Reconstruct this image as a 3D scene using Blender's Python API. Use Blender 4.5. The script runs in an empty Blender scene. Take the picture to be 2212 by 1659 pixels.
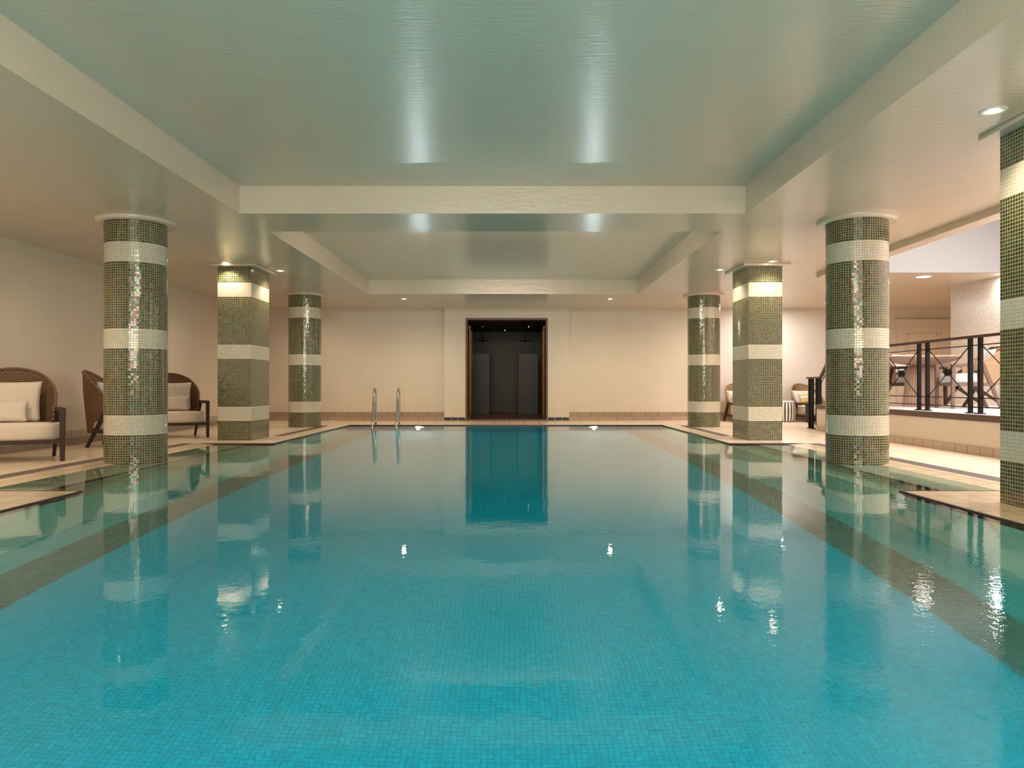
import bpy, bmesh, math, random
from math import sin, cos, pi, radians
from mathutils import Vector, Matrix
random.seed(7)
C = bpy.context.scene.collection
DK = 0.018                      # deck level above the water (water is z = 0)
H = 2.70                        # ceiling
HC = 2.994                      # coffer ceiling

# ------------------------------------------------------------------ helpers
def link(name, me, m=None, parent=None, smooth=False):
    o = bpy.data.objects.new(name, me); C.objects.link(o)
    if m is not None:
        for k in (m if isinstance(m, (list, tuple)) else [m]): me.materials.append(k)
    if parent is not None: o.parent = parent
    if smooth:
        for p in me.polygons: p.use_smooth = True
    return o
def obj(name, bm, m=None, parent=None, smooth=False):
    me = bpy.data.meshes.new(name); bm.normal_update(); bm.to_mesh(me); bm.free()
    return link(name, me, m, parent, smooth)
def tag(o, label, cat, group=None, kind=None):
    o['label'] = label; o['category'] = cat
    if group: o['group'] = group
    if kind: o['kind'] = kind
    return o
def thing(name, label, cat, loc=(0, 0, 0), rz=0, group=None):
    o = bpy.data.objects.new(name, None); C.objects.link(o)
    o.location = loc; o.rotation_euler = (0, 0, rz); o.empty_display_size = .1
    return tag(o, label, cat, group)
def struct(name, bm, m, parent=None, smooth=False):
    o = obj(name, bm, m, parent, smooth)
    if parent is None: o['kind'] = 'structure'
    return o
def box(bm, x0, x1, y0, y1, z0, z1, mi=0):
    v = [bm.verts.new((x, y, z)) for z in (z0, z1) for y in (y0, y1) for x in (x0, x1)]
    fs = []
    for q in ((0, 2, 3, 1), (4, 5, 7, 6), (0, 1, 5, 4), (2, 6, 7, 3), (0, 4, 6, 2), (1, 3, 7, 5)):
        f = bm.faces.new([v[i] for i in q]); f.material_index = mi; fs.append(f)
    return v
def quad(bm, pts, mi=0):
    f = bm.faces.new([bm.verts.new(p) for p in pts]); f.material_index = mi; return f
def bevel(bm, w, seg=2):
    bmesh.ops.remove_doubles(bm, verts=bm.verts, dist=1e-5)
    es = [e for e in bm.edges if len(e.link_faces) == 2 and e.calc_face_angle(0) > .5]
    bmesh.ops.bevel(bm, geom=es, offset=w, segments=seg, affect='EDGES', profile=.5)
def tube(bm, pts, r, n=10, cap=True, rad=None):
    pts = [Vector(p) for p in pts]; rings = []
    up = Vector((0, 0, 1))
    t0 = (pts[1] - pts[0]).normalized()
    a = t0.cross(up)
    if a.length < .1: a = t0.cross(Vector((1, 0, 0)))
    a.normalize()
    for i, p in enumerate(pts):
        t = (pts[min(i + 1, len(pts) - 1)] - pts[max(i - 1, 0)]).normalized()
        a = (a - t * a.dot(t)).normalized(); b = t.cross(a)
        rr = rad[i] if rad else r
        rings.append([bm.verts.new(p + (a * cos(2 * pi * k / n) + b * sin(2 * pi * k / n)) * rr) for k in range(n)])
    for i in range(len(rings) - 1):
        for k in range(n):
            bm.faces.new((rings[i][k], rings[i][(k + 1) % n], rings[i + 1][(k + 1) % n], rings[i + 1][k]))
    if cap:
        bm.faces.new(rings[0][::-1]); bm.faces.new(rings[-1])
def bar(bm, p, q, w, d, w2=None, d2=None, side=None):
    """tapering rectangular bar from p to q, width w along side, depth d across"""
    p, q = Vector(p), Vector(q); t = (q - p).normalized()
    s = Vector(side) if side else Vector((1, 0, 0))
    s = (s - t * s.dot(t)).normalized(); u = t.cross(s)
    w2 = w if w2 is None else w2; d2 = d if d2 is None else d2
    A = [bm.verts.new(p + s * a * w / 2 + u * b * d / 2) for a, b in ((-1, -1), (1, -1), (1, 1), (-1, 1))]
    B = [bm.verts.new(q + s * a * w2 / 2 + u * b * d2 / 2) for a, b in ((-1, -1), (1, -1), (1, 1), (-1, 1))]
    bm.faces.new(A[::-1]); bm.faces.new(B)
    for k in range(4): bm.faces.new((A[k], A[(k + 1) % 4], B[(k + 1) % 4], B[k]))
def lathe(bm, prof, n=48, flute=None, cx=0, cy=0, cap=True):
    rings = []
    for j, (r, z) in enumerate(prof):
        rings.append([bm.verts.new((cx + (r + (flute(k) if flute and flute(k) and 0 < j < len(prof) - 1 else 0)) * cos(2 * pi * k / n),
                                    cy + (r + (flute(k) if flute and flute(k) and 0 < j < len(prof) - 1 else 0)) * sin(2 * pi * k / n), z)) for k in range(n)])
    for i in range(len(rings) - 1):
        for k in range(n):
            bm.faces.new((rings[i][k], rings[i][(k + 1) % n], rings[i + 1][(k + 1) % n], rings[i + 1][k]))
    if cap:
        bm.faces.new(rings[0][::-1]); bm.faces.new(rings[-1])
def empty_bm(): return bmesh.new()

# ------------------------------------------------------------------ materials
def newmat(name):
    m = bpy.data.materials.new(name); m.use_nodes = True
    nt = m.node_tree; b = nt.nodes['Principled BSDF']
    return m, nt, b
class N:
    def __init__(s, nt): s.nt = nt
    def n(s, t, **kw):
        x = s.nt.nodes.new(t)
        for k, v in kw.items(): setattr(x, k, v)
        return x
    def set(s, sock, v):
        if isinstance(v, bpy.types.NodeSocket): s.nt.links.new(v, sock)
        else: sock.default_value = v
    def m(s, op, a, b=None, c=None, clamp=False):
        x = s.n('ShaderNodeMath', operation=op, use_clamp=clamp)
        s.set(x.inputs[0], a)
        if b is not None: s.set(x.inputs[1], b)
        if c is not None: s.set(x.inputs[2], c)
        return x.outputs[0]
    def mix(s, f, a, b):
        x = s.n('ShaderNodeMix', data_type='RGBA')
        s.set(x.inputs[0], f); s.set(x.inputs[6], a); s.set(x.inputs[7], b)
        return x.outputs[2]
    def noise(s, scale, vec=None, detail=3, rough=.5, dist=0):
        x = s.n('ShaderNodeTexNoise'); x.inputs['Scale'].default_value = scale
        x.inputs['Detail'].default_value = detail; x.inputs['Roughness'].default_value = rough
        x.inputs['Distortion'].default_value = dist
        if vec is not None: s.nt.links.new(vec, x.inputs['Vector'])
        return x
    def objc(s, scale=None):
        x = s.n('ShaderNodeTexCoord').outputs['Object']
        if scale:
            mp = s.n('ShaderNodeMapping'); mp.inputs['Scale'].default_value = scale
            s.nt.links.new(x, mp.inputs['Vector']); return mp.outputs[0]
        return x
    def bump(s, h, dist, b, strength=1):
        x = s.n('ShaderNodeBump'); x.inputs['Distance'].default_value = dist
        x.inputs['Strength'].default_value = strength
        s.nt.links.new(h, x.inputs['Height']); s.nt.links.new(x.outputs[0], b.inputs['Normal'])
        return x
def rgba(c): return (c[0], c[1], c[2], 1)
def plain(name, col, rough=.5, metal=0, var=.12, scale=8, bump=0, bscale=60, stretch=None, coat=0, spec=None):
    m, nt, b = newmat(name); g = N(nt)
    no = g.noise(scale, g.objc(stretch)); 
    c = g.mix(no.outputs[0], rgba([k * (1 - var) for k in col]), rgba([min(1, k * (1 + var)) for k in col]))
    nt.links.new(c, b.inputs['Base Color'])
    b.inputs['Roughness'].default_value = rough; b.inputs['Metallic'].default_value = metal
    b.inputs['Coat Weight'].default_value = coat
    if spec is not None: b.inputs['Specular IOR Level'].default_value = spec
    if bump:
        n2 = g.noise(bscale, g.objc(stretch)); g.bump(n2.outputs[0], bump, b)
    return m
def emis(name, col, s):
    m, nt, b = newmat(name)
    b.inputs['Base Color'].default_value = rgba(col)
    b.inputs['Emission Color'].default_value = rgba(col); b.inputs['Emission Strength'].default_value = s
    return m

M = {}
M['wall'] = plain('wall_paint', (.72, .63, .52), .42, var=.05, scale=2, bump=.0006, bscale=120)
M['wallwhite'] = plain('lightwell_paint', (.35, .34, .345), .6, var=.02)
M['slate'] = plain('dark_slate', (.0075, .0062, .0068), .45, var=.7, scale=1.6, bump=.002, bscale=14)
M['slate2'] = plain('dark_slate_panel', (.012, .0115, .0135), .45, var=.4, scale=2.5, bump=.0015, bscale=20)
M['brownfloor'] = plain('shower_floor', (.10, .045, .025), .35, var=.3, scale=4)
M['frame'] = plain('brown_frame', (.09, .035, .018), .4, var=.35, scale=9)
M['brass'] = plain('brass', (.075, .04, .014), .35, 1, var=.1)
M['chrome'] = plain('polished_steel', (.62, .60, .57), .12, 1, var=.03)
M['black'] = plain('black_metal', (.004, .0037, .0037), .5, 0, var=.2, spec=.2)
M['navy'] = plain('navy_tile', (.012, .022, .045), .15, var=.6, scale=60)
M['white'] = plain('white_gloss', (.78, .76, .70), .3, var=.02)
M['cushion'] = plain('cream_fabric', (.72, .61, .51), .9, var=.06, scale=5, bump=.0008, bscale=400)
M['cushw'] = plain('white_fabric', (.52, .485, .475), .9, var=.04, scale=5, bump=.0006, bscale=400)
M['darkwood'] = plain('dark_wood', (.040, .018, .011), .65, var=.3, scale=10, bump=.0004, bscale=80, stretch=(1, 1, 6))
M['greywood'] = plain('grey_brown_wood', (.14, .088, .066), .5, var=.25, scale=10, bump=.0004, bscale=80, stretch=(1, 1, 6))
M['railwood'] = plain('brown_handrail', (.075, .032, .024), .3, var=.25, scale=12)
M['palewood'] = plain('pale_wood', (.36, .235, .165), .5, var=.22, scale=5, stretch=(.4, 1, 9), bump=.0005, bscale=60)
M['doorpaint'] = plain('cream_door', (.72, .60, .49), .45, var=.03)
M['edge'] = plain('pool_edge_strip', (.05, .025, .022), .4, var=.2)
M['grate'] = plain('drain_grate', (.17, .13, .12), .55, var=.12, scale=20)
M['gratedark'] = plain('drain_channel', (.03, .024, .022), .7, var=.1)
M['lampwarm'] = emis('lamp_warm', (1, .80, .52), 60)
M['lampcool'] = emis('lamp_cool', (1, .93, .84), 22)
M['lamppool'] = emis('lamp_pool', (.80, .98, 1), 420)
M['lampdim'] = emis('lamp_dim', (1, .97, .92), 3.5)

def glossy_ceiling(name, bs=.0005):
    m, nt, b = newmat(name); g = N(nt)
    nz = g.noise(3, g.objc((1, 1, 1)))
    c = g.mix(nz.outputs[0], (.65, .53, .405, 1), (.71, .58, .45, 1))
    nt.links.new(c, b.inputs['Base Color'])
    b.inputs['Roughness'].default_value = .21
    b.inputs['Specular IOR Level'].default_value = 1.0
    a = g.noise(16, g.objc((.35, 2.2, 1)), 4, .6)
    d = g.noise(55, g.objc((.3, 1.6, 1)), 3, .6)
    h = g.m('ADD', a.outputs[0], g.m('MULTIPLY', d.outputs[0], .35))
    g.bump(h, .0028, b)
    return m
M['ceil'] = glossy_ceiling('gloss_ceiling')

def tiles(name, col, grout, sx, sy, w=.012, rough=.3, axes='xy', var=.06, offset=0, bump=.0006, spec=.5):
    m, nt, b = newmat(name); g = N(nt)
    tc = g.n('ShaderNodeTexCoord').outputs['Object']; sp = g.n('ShaderNodeSeparateXYZ'); nt.links.new(tc, sp.inputs[0])
    ax = {'x': 0, 'y': 1, 'z': 2}
    u = g.m('DIVIDE', sp.outputs[ax[axes[0]]], sx); v = g.m('DIVIDE', sp.outputs[ax[axes[1]]], sy)
    u = g.m('ADD', u, 100.37); v = g.m('ADD', v, 100.21)
    if offset: u = g.m('ADD', u, g.m('MULTIPLY', g.m('FLOOR', v), offset))
    fu = g.m('FRACT', u); fv = g.m('FRACT', v)
    mu = g.m('LESS_THAN', fu, w / sx); mv = g.m('LESS_THAN', fv, w / sy)
    gr = g.m('MAXIMUM', mu, mv)
    cb = g.n('ShaderNodeCombineXYZ'); g.set(cb.inputs[0], g.m('FLOOR', u)); g.set(cb.inputs[1], g.m('FLOOR', v))
    wn = g.n('ShaderNodeTexWhiteNoise', noise_dimensions='2D'); nt.links.new(cb.outputs[0], wn.inputs['Vector'])
    c = g.mix(wn.outputs['Value'], rgba([k * (1 - var) for k in col]), rgba([k * (1 + var) for k in col]))
    no = g.noise(7, tc)
    c = g.mix(g.m('MULTIPLY', no.outputs[0], .25), c, rgba([k * .75 for k in col]))
    nt.links.new(g.mix(gr, c, rgba(grout)), b.inputs['Base Color'])
    b.inputs['Roughness'].default_value = rough; b.inputs['Specular IOR Level'].default_value = spec
    if bump: g.bump(g.m('SUBTRACT', 1, gr), bump, b)
    return m
M['deck'] = tiles('deck_tiles', (.82, .66, .50), (.16, .10, .06), .335, .335, .009, .32)
M['wetdeck'] = tiles('wet_deck_tiles', (.76, .60, .42), (.22, .14, .08), .20, .335, .006, .18)
M['terrfloor'] = tiles('terrace_tiles', (.88, .82, .80), (.4, .3, .25), .335, .335, .005, .3)
M['copingt'] = tiles('brown_coping', (.11, .065, .055), (.22, .15, .11), .2, .245, .004, .4, 'zy')
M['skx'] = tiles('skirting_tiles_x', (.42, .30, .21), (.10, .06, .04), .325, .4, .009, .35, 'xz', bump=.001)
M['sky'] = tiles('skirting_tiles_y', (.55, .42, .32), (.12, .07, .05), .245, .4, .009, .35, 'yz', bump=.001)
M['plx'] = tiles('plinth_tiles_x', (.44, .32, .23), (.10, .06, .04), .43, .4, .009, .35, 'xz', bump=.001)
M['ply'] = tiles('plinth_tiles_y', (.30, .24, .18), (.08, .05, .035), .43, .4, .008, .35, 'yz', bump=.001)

def pool_tile(name, col, grout, var=.1, rough=.35):
    m, nt, b = newmat(name); g = N(nt); T = .027
    tc = g.n('ShaderNodeTexCoord').outputs['Object']; sp = g.n('ShaderNodeSeparateXYZ'); nt.links.new(tc, sp.inputs[0])
    fl = []; gr = None
    for k in range(3):
        u = g.m('DIVIDE', sp.outputs[k], T); f = g.m('FRACT', g.m('ADD', u, 1000)); fl.append(g.m('FLOOR', g.m('ADD', u, .0003)))
        q = g.m('GREATER_THAN', f, .90); gr = q if gr is None else g.m('MAXIMUM', gr, q)
    cb = g.n('ShaderNodeCombineXYZ')
    for k in range(3): g.set(cb.inputs[k], fl[k])
    wn = g.n('ShaderNodeTexWhiteNoise', noise_dimensions='3D'); nt.links.new(cb.outputs[0], wn.inputs['Vector'])
    c = g.mix(wn.outputs['Value'], rgba([k * (1 - var) for k in col]), rgba([min(1, k * (1 + var)) for k in col]))
    nt.links.new(g.mix(gr, c, rgba(grout)), b.inputs['Base Color']); b.inputs['Roughness'].default_value = rough
    return m
M['pool'] = pool_tile('pool_mosaic', (.002, .49, .62), (.001, .27, .35))
M['poolwall'] = pool_tile('pool_wall_mosaic', (.47, .52, .33), (.62, .64, .46))
M['poolside'] = pool_tile('pool_margin_mosaic', (.08, .52, .50), (.03, .30, .31))
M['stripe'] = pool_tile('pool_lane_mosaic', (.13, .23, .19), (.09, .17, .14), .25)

def mosaic():
    m, nt, b = newmat('column_mosaic'); g = N(nt)
    uv = g.n('ShaderNodeUVMap').outputs[0]; sp = g.n('ShaderNodeSeparateXYZ'); nt.links.new(uv, sp.inputs[0])
    u, v = sp.outputs[0], sp.outputs[1]           # v counts tile rows down from the collar
    fu, fv, iu, iv = g.m('FRACT', u), g.m('FRACT', v), g.m('FLOOR', u), g.m('FLOOR', v)
    a = g.m('GREATER_THAN', g.m('ABSOLUTE', g.m('SUBTRACT', fu, .5)), .425)
    c = g.m('GREATER_THAN', g.m('ABSOLUTE', g.m('SUBTRACT', fv, .5)), .425)
    gr = g.m('MAXIMUM', a, c)
    cb = g.n('ShaderNodeCombineXYZ'); g.set(cb.inputs[0], iu); g.set(cb.inputs[1], iv)
    wn = g.n('ShaderNodeTexWhiteNoise', noise_dimensions='2D'); nt.links.new(cb.outputs[0], wn.inputs['Vector'])
    rp = g.n('ShaderNodeValToRGB'); nt.links.new(wn.outputs['Value'], rp.inputs[0]); e = rp.color_ramp; e.interpolation = 'CONSTANT'
    cols = [(.016, .026, .006), (.045, .052, .012), (.022, .045, .012), (.050, .030, .012), (.030, .062, .016), (.012, .035, .026), (.060, .070, .016), (.012, .024, .034), (.070, .085, .028), (.035, .030, .010)]
    e.elements[0].color = rgba([q * 1.0 for q in cols[0]]); e.elements[1].position = .1; e.elements[1].color = rgba([q * 1.0 for q in cols[1]])
    for k in range(2, 10): x = e.elements.new(k / 10); x.color = rgba([q * 1.0 for q in cols[k]])
    # bands: 9 green, then 8 white / 27 green repeated
    t = g.m('MODULO', g.m('SUBTRACT', iv, 9 - 35), 35)
    wh = g.m('MULTIPLY', g.m('LESS_THAN', t, 7.5), g.m('GREATER_THAN', iv, 8.5))
    white = g.mix(wn.outputs['Value'], (.66, .60, .47, 1), (.76, .70, .56, 1))
    c1 = g.mix(wh, rp.outputs[0], white)
    grc = g.mix(wh, (.48, .42, .23, 1), (.42, .36, .27, 1))
    nt.links.new(g.mix(gr, c1, grc), b.inputs['Base Color'])
    nt.links.new(g.m('ADD', g.m('MULTIPLY', gr, .5), .12), b.inputs['Roughness'])
    b.inputs['Specular IOR Level'].default_value = .8
    # every tile is tipped a little and domed
    sc = g.n('ShaderNodeSeparateColor'); nt.links.new(wn.outputs['Color'], sc.inputs[0])
    hx = g.m('MULTIPLY', g.m('SUBTRACT', sc.outputs[0], .5), g.m('SUBTRACT', fu, .5))
    hy = g.m('MULTIPLY', g.m('SUBTRACT', sc.outputs[1], .5), g.m('SUBTRACT', fv, .5))
    h = g.m('ADD', g.m('MULTIPLY', g.m('ADD', hx, hy), .5), g.m('MULTIPLY', gr, -.5))
    g.bump(h, .003, b)
    try:
        tf = g.m('MULTIPLY', g.m('MULTIPLY', g.m('ADD', g.m('MULTIPLY', sc.outputs[2], 420), 260), g.m('SUBTRACT', 1, gr)), g.m('SUBTRACT', 1, g.m('MULTIPLY', wh, .6)))
        nt.links.new(tf, b.inputs['Thin Film Thickness']); b.inputs['Thin Film IOR'].default_value = 1.8
    except Exception: pass
    return m
M['mosaic'] = mosaic()

def wicker(name, c1, c2, s=1):
    m, nt, b = newmat(name); g = N(nt)
    uv = g.n('ShaderNodeUVMap').outputs[0]; sp = g.n('ShaderNodeSeparateXYZ'); nt.links.new(uv, sp.inputs[0])
    u = g.m('DIVIDE', sp.outputs[0], .050 * s); v = g.m('DIVIDE', sp.outputs[1], .026 * s)
    u = g.m('ADD', u, g.m('MULTIPLY', g.m('FLOOR', v), .5))
    fu, fv = g.m('FRACT', u), g.m('FRACT', v)
    hu = g.m('SINE', g.m('MULTIPLY', fu, pi)); hv = g.m('SINE', g.m('MULTIPLY', fv, pi))
    h = g.m('MULTIPLY', g.m('POWER', hu, .5), g.m('POWER', hv, .6))
    st = g.m('SINE', g.m('MULTIPLY', v, 2 * pi * 4))
    nz = g.noise(30, uv)
    hh = g.m('ADD', h, g.m('MULTIPLY', st, .05))
    f = g.m('MULTIPLY', g.m('POWER', h, .8), g.m('ADD', g.m('MULTIPLY', nz.outputs[0], .7), .55), clamp=True)
    nt.links.new(g.mix(f, rgba(c1), rgba(c2)), b.inputs['Base Color']); b.inputs['Roughness'].default_value = .6
    g.bump(hh, .006 * s, b)
    return m
M['wick'] = wicker('brown_wicker', (.05, .022, .010), (.30, .165, .085))
M['wicktan'] = wicker('tan_wicker', (.13, .07, .03), (.52, .30, .155))
M['wickpale'] = wicker('pale_wicker', (.16, .085, .04), (.56, .36, .21), .8)

def stripes(name, cols, axis=1, lo=-1, hi=1, interp='CONSTANT', rough=.85, uvm=True):
    m, nt, b = newmat(name); g = N(nt)
    src = g.n('ShaderNodeUVMap').outputs[0] if uvm else g.objc()
    sp = g.n('ShaderNodeSeparateXYZ'); nt.links.new(src, sp.inputs[0])
    t = g.m('DIVIDE', g.m('SUBTRACT', sp.outputs[axis], lo), hi - lo)
    rp = g.n('ShaderNodeValToRGB'); nt.links.new(t, rp.inputs[0]); e = rp.color_ramp; e.interpolation = interp
    e.elements[0].position = cols[0][0]; e.elements[0].color = rgba(cols[0][1])
    e.elements[1].position = cols[1][0]; e.elements[1].color = rgba(cols[1][1])
    for p, c in cols[2:]: x = e.elements.new(p); x.color = rgba(c)
    nt.links.new(rp.outputs[0], b.inputs['Base Color']); b.inputs['Roughness'].default_value = rough
    return m
W_, O_, G_, K_, GR_ = (.74, .68, .58), (.78, .42, .10), (.22, .27, .05), (.05, .05, .045), (.16, .19, .10)
M['stripecush'] = stripes('striped_cushion_fabric', [(0, W_), (.10, GR_), (.13, (.5, .47, .36)), (.17, G_), (.31, GR_), (.33, O_), (.55, GR_), (.575, W_), (.80, GR_), (.82, O_), (.89, GR_), (.905, W_)])
def stool_mat():
    m, nt, b = newmat('black_white_stripes'); g = N(nt)
    uv = g.n('ShaderNodeUVMap').outputs[0]; sp = g.n('ShaderNodeSeparateXYZ'); nt.links.new(uv, sp.inputs[0])
    f = g.m('FRACT', sp.outputs[0]); k = g.m('LESS_THAN', f, .42)
    nt.links.new(g.mix(k, (.74, .70, .62, 1), (.02, .018, .018, 1)), b.inputs['Base Color']); b.inputs['Roughness'].default_value = .4
    return m
M['stool'] = stool_mat()

def sparkle():
    m, nt, b = newmat('sparkling_wall_plaster'); g = N(nt)
    vo = g.n('ShaderNodeTexVoronoi'); vo.inputs['Scale'].default_value = 70; nt.links.new(g.objc(), vo.inputs['Vector'])
    sc = g.n('ShaderNodeSeparateColor'); nt.links.new(vo.outputs['Color'], sc.inputs[0])
    c = g.mix(sc.outputs[0], (.58, .48, .38, 1), (.82, .72, .60, 1))
    nt.links.new(c, b.inputs['Base Color']); b.inputs['Roughness'].default_value = .28
    g.bump(sc.outputs[1], .004, b)
    return m
M['spark'] = sparkle()

def water():
    m, nt, b = newmat('pool_water'); g = N(nt)
    b.inputs['Base Color'].default_value = (.5, .93, .98, 1); b.inputs['Transmission Weight'].default_value = 1
    b.inputs['Roughness'].default_value = 0; b.inputs['IOR'].default_value = 1.333
    tc = g.n('ShaderNodeTexCoord').outputs['Object']; sp = g.n('ShaderNodeSeparateXYZ'); nt.links.new(tc, sp.inputs[0])
    # stirred patch near the right-hand side, fading out with distance
    mx = g.n('ShaderNodeMapRange', interpolation_type='SMOOTHSTEP'); g.set(mx.inputs[0], sp.outputs[0]); mx.inputs[1].default_value = .3; mx.inputs[2].default_value = 2.0
    my = g.n('ShaderNodeMapRange', interpolation_type='SMOOTHSTEP'); g.set(my.inputs[0], sp.outputs[1]); my.inputs[1].default_value = 5.0; my.inputs[2].default_value = 2.0
    mask = g.m('MULTIPLY', mx.outputs[0], my.outputs[0])
    near = g.n('ShaderNodeMapRange', interpolation_type='SMOOTHSTEP'); g.set(near.inputs[0], sp.outputs[1]); near.inputs[1].default_value = 9; near.inputs[2].default_value = 2.2
    big = g.noise(2.2, tc, 2, .5, .3); mid = g.noise(9, tc, 2, .5, .2); small = g.noise(28, tc, 3, .6, .6)
    h = g.m('ADD', g.m('MULTIPLY', big.outputs[0], .0011), g.m('MULTIPLY', g.m('MULTIPLY', mid.outputs[0], g.m('ADD', near.outputs[0], .12)), .0005))
    h = g.m('ADD', h, g.m('MULTIPLY', g.m('MULTIPLY', small.outputs[0], g.m('ADD', mask, .12)), .00085))
    g.bump(h, 1.0, b)
    return m
M['water'] = water()

# ------------------------------------------------------------------ the room
XL, XR, YB, YF = -6.35, 8.2, 17.6, -4.0
bm = empty_bm(); box(bm, XL - .2, XL, YF, YB + .2, -.1, 3.2); struct('wall_left', bm, M['wall'])
bm = empty_bm(); box(bm, XL - .2, 11.2, YF - .2, YF, -1.5, 4.0); struct('wall_front', bm, M['wall'])
DX0, DX1, DZ = -1.17, .784, 2.455      # shower opening
bm = empty_bm()
box(bm, XL, -1.68, YB, YB + .2, -.1, 3.0)
box(bm, -1.68, DX0, YB - .2, YB + .2, -.1, 3.0); box(bm, DX1, 1.295, YB - .2, YB + .2, -.1, 3.0)
box(bm, DX0, DX1, YB - .2, YB + .2, DZ, 3.0)
box(bm, 1.295, 11.2, YB, YB + .2, -.1, 3.0)
struct('wall_back', bm, M['wall'])
bm = empty_bm(); box(bm, XR, XR + .2, YF, 13.76, -.1, 4.2); struct('wall_right', bm, M['spark'])
bm = empty_bm(); box(bm, 11.0, 11.2, 13.56, YB, -.1, 3.0); box(bm, XR + .2, 11.0, 13.56, 13.76, -.1, 3.0); struct('wall_recess', bm, M['wall'])

# ceiling with two coffers, lightwell and downstand beam
cx0, cx1 = -2.95, 2.47
cof = [(1.84, 7.84), (8.76, 14.76)]
bm = empty_bm()
def cq(x0, x1, y0, y1, z): quad(bm, [(x0, y0, z), (x0, y1, z), (x1, y1, z), (x1, y0, z)])
cq(XL, cx0, YF, YB + .1, H); cq(cx1, 4.95, YF, YB + .1, H)
for a, b_ in ((YF, 1.84), (7.84, 8.76), (14.76, YB + .1)): cq(cx0, cx1, a, b_, H)
for a, b_ in cof:
    cq(cx0, cx1, a, b_, HC)
    quad(bm, [(cx0, a, H), (cx0, a, HC), (cx0, b_, HC), (cx0, b_, H)]); quad(bm, [(cx1, a, H), (cx1, b_, H), (cx1, b_, HC), (cx1, a, HC)])
    quad(bm, [(cx0, a, H), (cx1, a, H), (cx1, a, HC), (cx0, a, HC)]); quad(bm, [(cx0, b_, H), (cx0, b_, HC), (cx1, b_, HC), (cx1, b_, H)])
cq(4.95, 11.1, 12.0, YB + .1, H)
bmesh.ops.remove_doubles(bm, verts=bm.verts, dist=1e-4)
struct('ceiling', bm, M['ceil'])
bm = empty_bm(); box(bm, 4.95, 5.14, YF, 12.0, 2.62, 2.72); struct('trim_beam', bm, M['ceil'])
bm = empty_bm()
box(bm, 4.9, 5.14, YF, 12.0, 2.72, 4.2); box(bm, 5.14, XR, 12.0, 12.1, H + .004, 4.2); box(bm, 5.0, XR + .2, YF, 12.1, 4.2, 4.3)
struct('wall_lightwell', bm, M['wallwhite'])

# deck: flat floor, the ribbon that dips under the water, peninsulas
PL, PR = -3.5, 3.12                 # pool walls
AL, AR = -3.87, 3.5                 # alcove edges
GL0, GL1, GR0, GR1 = -4.80, -4.62, 4.22, 4.41
A0, A1 = 5.89, 10.6
PE = 15.5                           # far end of the pool
bm = empty_bm()
def fq(x0, x1, y0, y1, z=DK, mi=0): quad(bm, [(x0, y0, z), (x1, y0, z), (x1, y1, z), (x0, y1, z)], mi)
box(bm, XL, GL0, YF, YB + .2, -.2, DK); box(bm, GR1, 5.6, YF, YB + .2, -.2, DK)
box(bm, GL0, PL - .005, A1, YB - .2, -.2, DK); box(bm, PR + .005, GR1, A1, YB - .2, -.2, DK)
box(bm, PL - .005, PR + .005, PE, YB - .2, -.2, DK); box(bm, GL0, GR1, YB - .2, YB, -.2, DK)
box(bm, 5.6, 11, 13.0, YB + .2, -.2, DK)
struct('floor', bm, M['deck'])
bm = empty_bm()
def prism(bm, prof, y0, y1):
    a = [bm.verts.new((x, y0, z)) for x, z in prof]; b_ = [bm.verts.new((x, y1, z)) for x, z in prof]
    n = len(prof); bm.faces.new(a[::-1]); bm.faces.new(b_)
    for k in range(n): bm.faces.new((a[k], a[(k + 1) % n], b_[(k + 1) % n], b_[k]))
prism(bm, [(GL1, -.2), (AL, -.2), (AL, -.030), (GL1, DK)][::-1], A0, A1)
prism(bm, [(GR0, -.2), (GR0, DK), (AR, -.030), (AR, -.2)][::-1], A0, A1)
box(bm, GL0, PL, YF, A0, -.2, .007); box(bm, PR, GR1, YF, A0, -.2, .007)
box(bm, PL - .004, PR + .004, YF, -3.0, -.2, .007)
bmesh.ops.recalc_face_normals(bm, faces=bm.faces)
struct('floor_pool_edge', bm, M['wetdeck'])
# dark strips along the pool lip
bm = empty_bm()
for x0, x1, y0, y1, z in ((PL, PL + .018, -3, A0, .009), (PR - .018, PR, -3, A0, .009), (AL, AL + .02, A0, A1, -.028), (AR - .02, AR, A0, A1, -.028),
                          (GL1, PL + .018, A0, A0 + .016, .009), (PR - .018, GR0, A0, A0 + .016, .009),
                          (PL, PL + .012, A1, PE, DK + .001), (PR - .012, PR, A1, PE, DK + .001), (PL, PR, PE - .012, PE, DK + .001),
                          (GL1, PL, A1 - .012, A1, DK + .001), (PR, GR0, A1 - .012, A1, DK + .001)):
    box(bm, x0, x1, y0, y1, z - .05, z)
struct('trim_pool_lip', bm, M['edge'])

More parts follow.
